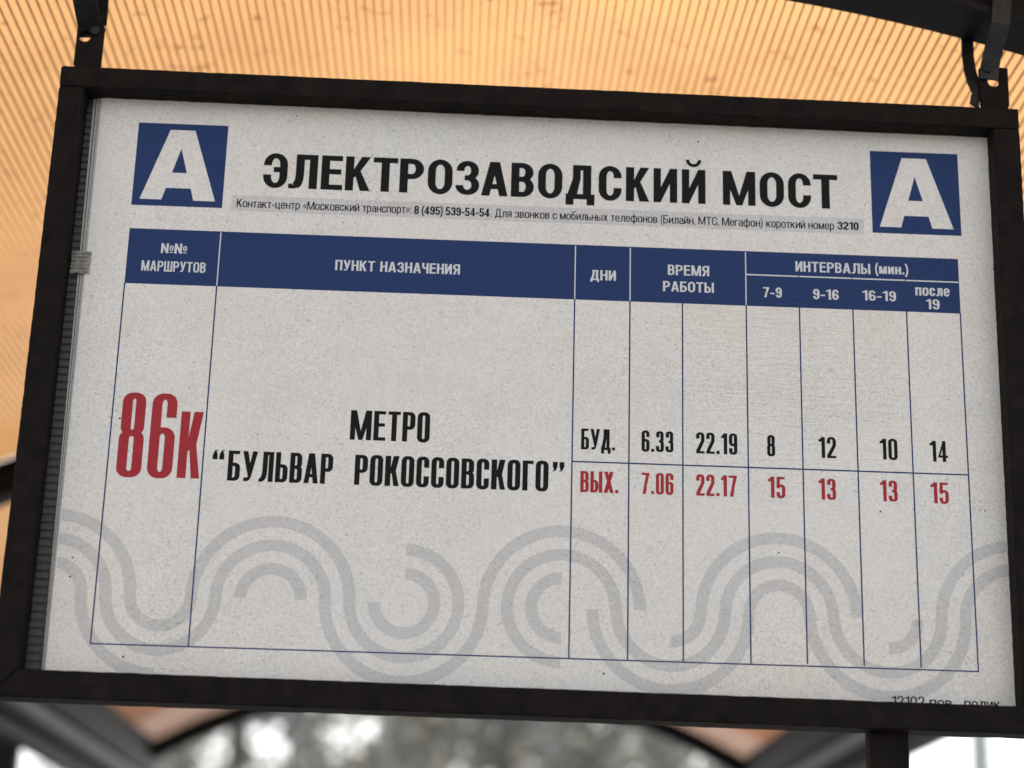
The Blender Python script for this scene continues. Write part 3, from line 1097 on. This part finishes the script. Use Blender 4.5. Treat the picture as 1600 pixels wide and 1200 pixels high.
def shift(bm, e):
    off = Vector(sign.location) - Vector(e.location)
    for v in bm.verts:
        v.co += off
    return bm


lab = 'straps holding the sign'
eL = strap_thing('dark steel strap hanging the left upper corner of the sign', -53, 74, lab)
obj_bm('band', shift(band_bm([(-51.5, 83.5, -3.2), (-52, 92, -3.6), (-53, 98, 4), (-54.5, 108, 18), (-56, 122, 31), (-58, 150, 32), (-61, 200, 32)], 21, 2.5), eL), M['strap'], eL, 0.0005)
obj_bm('rear_band', shift(band_bm([(-46, 97, -6.5), (-47, 103, -10), (-49, 112, -20), (-52, 128, -32), (-54, 180, -33)], 16, 2.2), eL), M['strap'], eL, 0.0005)
obj_bm('bolt', shift(tube_bm([P(-45.5, 86.5, -5), P(-45.5, 86.5, 5)], [0.0047, 0.0047], 6), eL), M['strap'], eL, 0.0004)
eR = strap_thing('dark steel strap hanging the right upper corner of the sign', 766, 74, lab)
obj_bm('band', shift(band_bm([(765, 72.5, 5.2), (766, 84, 6.0), (767.5, 94, 11), (769, 106, 22), (771, 116, 31), (773, 140, 32), (778, 190, 32)], 17, 2.5), eR), M['strap_light'], eR, 0.0005)
obj_bm('rear_band', shift(band_bm([(760.5, 60, -3), (756.5, 66, -4), (754, 76, -7), (753.5, 88, -12), (755, 100, -20), (757.5, 118, -31), (760, 170, -33)], 11.5, 2.2), eR), M['strap'], eR, 0.0005)
obj_bm('bolt', shift(tube_bm([P(763.5, 83, -5), P(763.5, 83, 9)], [0.0050, 0.0050], 6), eR), M['strap'], eR, 0.0004)
obj_bm('band_end', shift(prism_bm([(749, 53), (757, 47), (758, 60), (751, 62)], P, -6, -2), eR), M['strap'], eR, 0.0005)


# ------------------------------------------------------------------ far things: trees, lamp post
def tree(label, x, y, h, cr, leaf, bark, seed, dens=1.0, base=1.8):
    rnd = random.Random(seed)
    e = empty('tree', (x, y, 0), label, 'tree', 'trees beyond the shelter' if seed < 20 else 'row of trees farther back')
    bm = tube_bm([(0, 0, 0), (0.05, 0.02, h * .25), (-.03, .05, h * .55), (.04, 0, h * .95)], [h * .022, h * .018, h * .012, h * .003], 9)
    ends = []
    for i in range(16):
        z = h * rnd.uniform(.25, .85)
        a = rnd.uniform(0, 2 * PI)
        L = cr * rnd.uniform(.5, 1.0) * (1.1 - .5 * z / h)
        p1 = (L * .5 * math.cos(a), L * .5 * math.sin(a), z + L * .3)
        p2 = (L * math.cos(a), L * math.sin(a), z + L * .62)
        tube_bm([(0, 0, z), p1, p2], [h * .007, h * .004, h * .0015], 5, bm)
        ends += [p1, p2]
    obj_bm('trunk', bm, M[bark], e)
    V, F = [], []
    cl = []
    for i in range(int(70 * dens)):
        u = rnd.random() ** .5
        a = rnd.uniform(0, 2 * PI)
        z = rnd.uniform(base, h)
        k = math.sin(PI * min(1, max(.12, (z - base + .5) / (h - base + .8)))) ** .6
        cl.append((cr * k * u * math.cos(a), cr * k * u * math.sin(a), z))
    cl += ends
    for c in cl:
        sz = rnd.uniform(.18, .42)
        for j in range(rnd.randint(16, 30)):
            p = Vector(c) + Vector((rnd.gauss(0, sz * .6), rnd.gauss(0, sz * .6), rnd.gauss(0, sz * .5)))
            d1 = Vector((rnd.uniform(-1, 1), rnd.uniform(-1, 1), rnd.uniform(-1, 1))).normalized()
            d2 = d1.cross(Vector((rnd.uniform(-1, 1), rnd.uniform(-1, 1), rnd.uniform(-1, 1)))).normalized()
            L = rnd.uniform(.06, .13)
            b = len(V)
            V += [tuple(p - d1 * L), tuple(p + d2 * L * .5), tuple(p + d1 * L), tuple(p - d2 * L * .5)]
            F.append((b, b + 1, b + 2, b + 3))
    obj('crown', V, F, M[leaf], e)
    return e


tree('bushy grey green tree left of centre under the arch', -1.9, 15.5, 7.4, 1.7, 'leaf', 'bark', 1, 1.5)
tree('dry tan leaved tree left of the middle of the arch', -0.55, 17.5, 8.0, 1.1, 'leaf_tan', 'bark_pale', 2, 1.0)
tree('grey green tree in the middle of the arch', 0.5, 15.0, 7.0, 1.35, 'leaf', 'bark', 3, 1.3)
tree('thin tan leaved tree right of the middle of the arch', 1.45, 18.5, 8.2, 1.0, 'leaf_tan', 'bark_pale', 4, .9)
tree('bushy grey green tree right of centre under the arch', 2.0, 16.0, 7.2, 1.5, 'leaf', 'bark', 5, 1.5)
for q, (tx, ty, lb) in enumerate(((-4.0, 27.0, 'leftmost grey green tree of the far row, partly behind the eave'), (-2.2, 25.5, 'far row tree behind the bushy left tree'),
                                  (-0.3, 27.5, 'far row tree behind the left tan leaved tree'), (1.6, 26.0, 'far row tree behind the right tan leaved tree'), (3.4, 27.2, 'rightmost grey green tree of the far row'))):
    tree(lb, tx, ty, 9.0, 2.2, 'leaf', 'bark', 20 + q, 1.5)

lp = empty('street_lamp', (4.75, 15.2, 0), 'slim grey green lamp post against the white sky at lower right', 'lamp post')
obj_bm('pole', tube_bm([(0, 0, 0), (0, 0, 1.0), (0, 0, 1.02), (0, 0, 7.5)], [.13, .125, .115, .09], 14), M['lamp_paint'], lp, smooth=True)
obj_bm('arm', tube_bm([(0, 0, 7.45), (0, -.3, 7.9), (0, -1.1, 8.1)], [.035, .032, .028], 10), M['steel_grey'], lp, smooth=True)
obj_bm('lamp_head', prism_bm([(-1.65, 8.04), (-1.05, 8.06), (-1.0, 8.14), (-1.3, 8.22), (-1.6, 8.14)], lambda u, v, w: (w, u, v), -.12, .12), M['galv'], lp, .01)
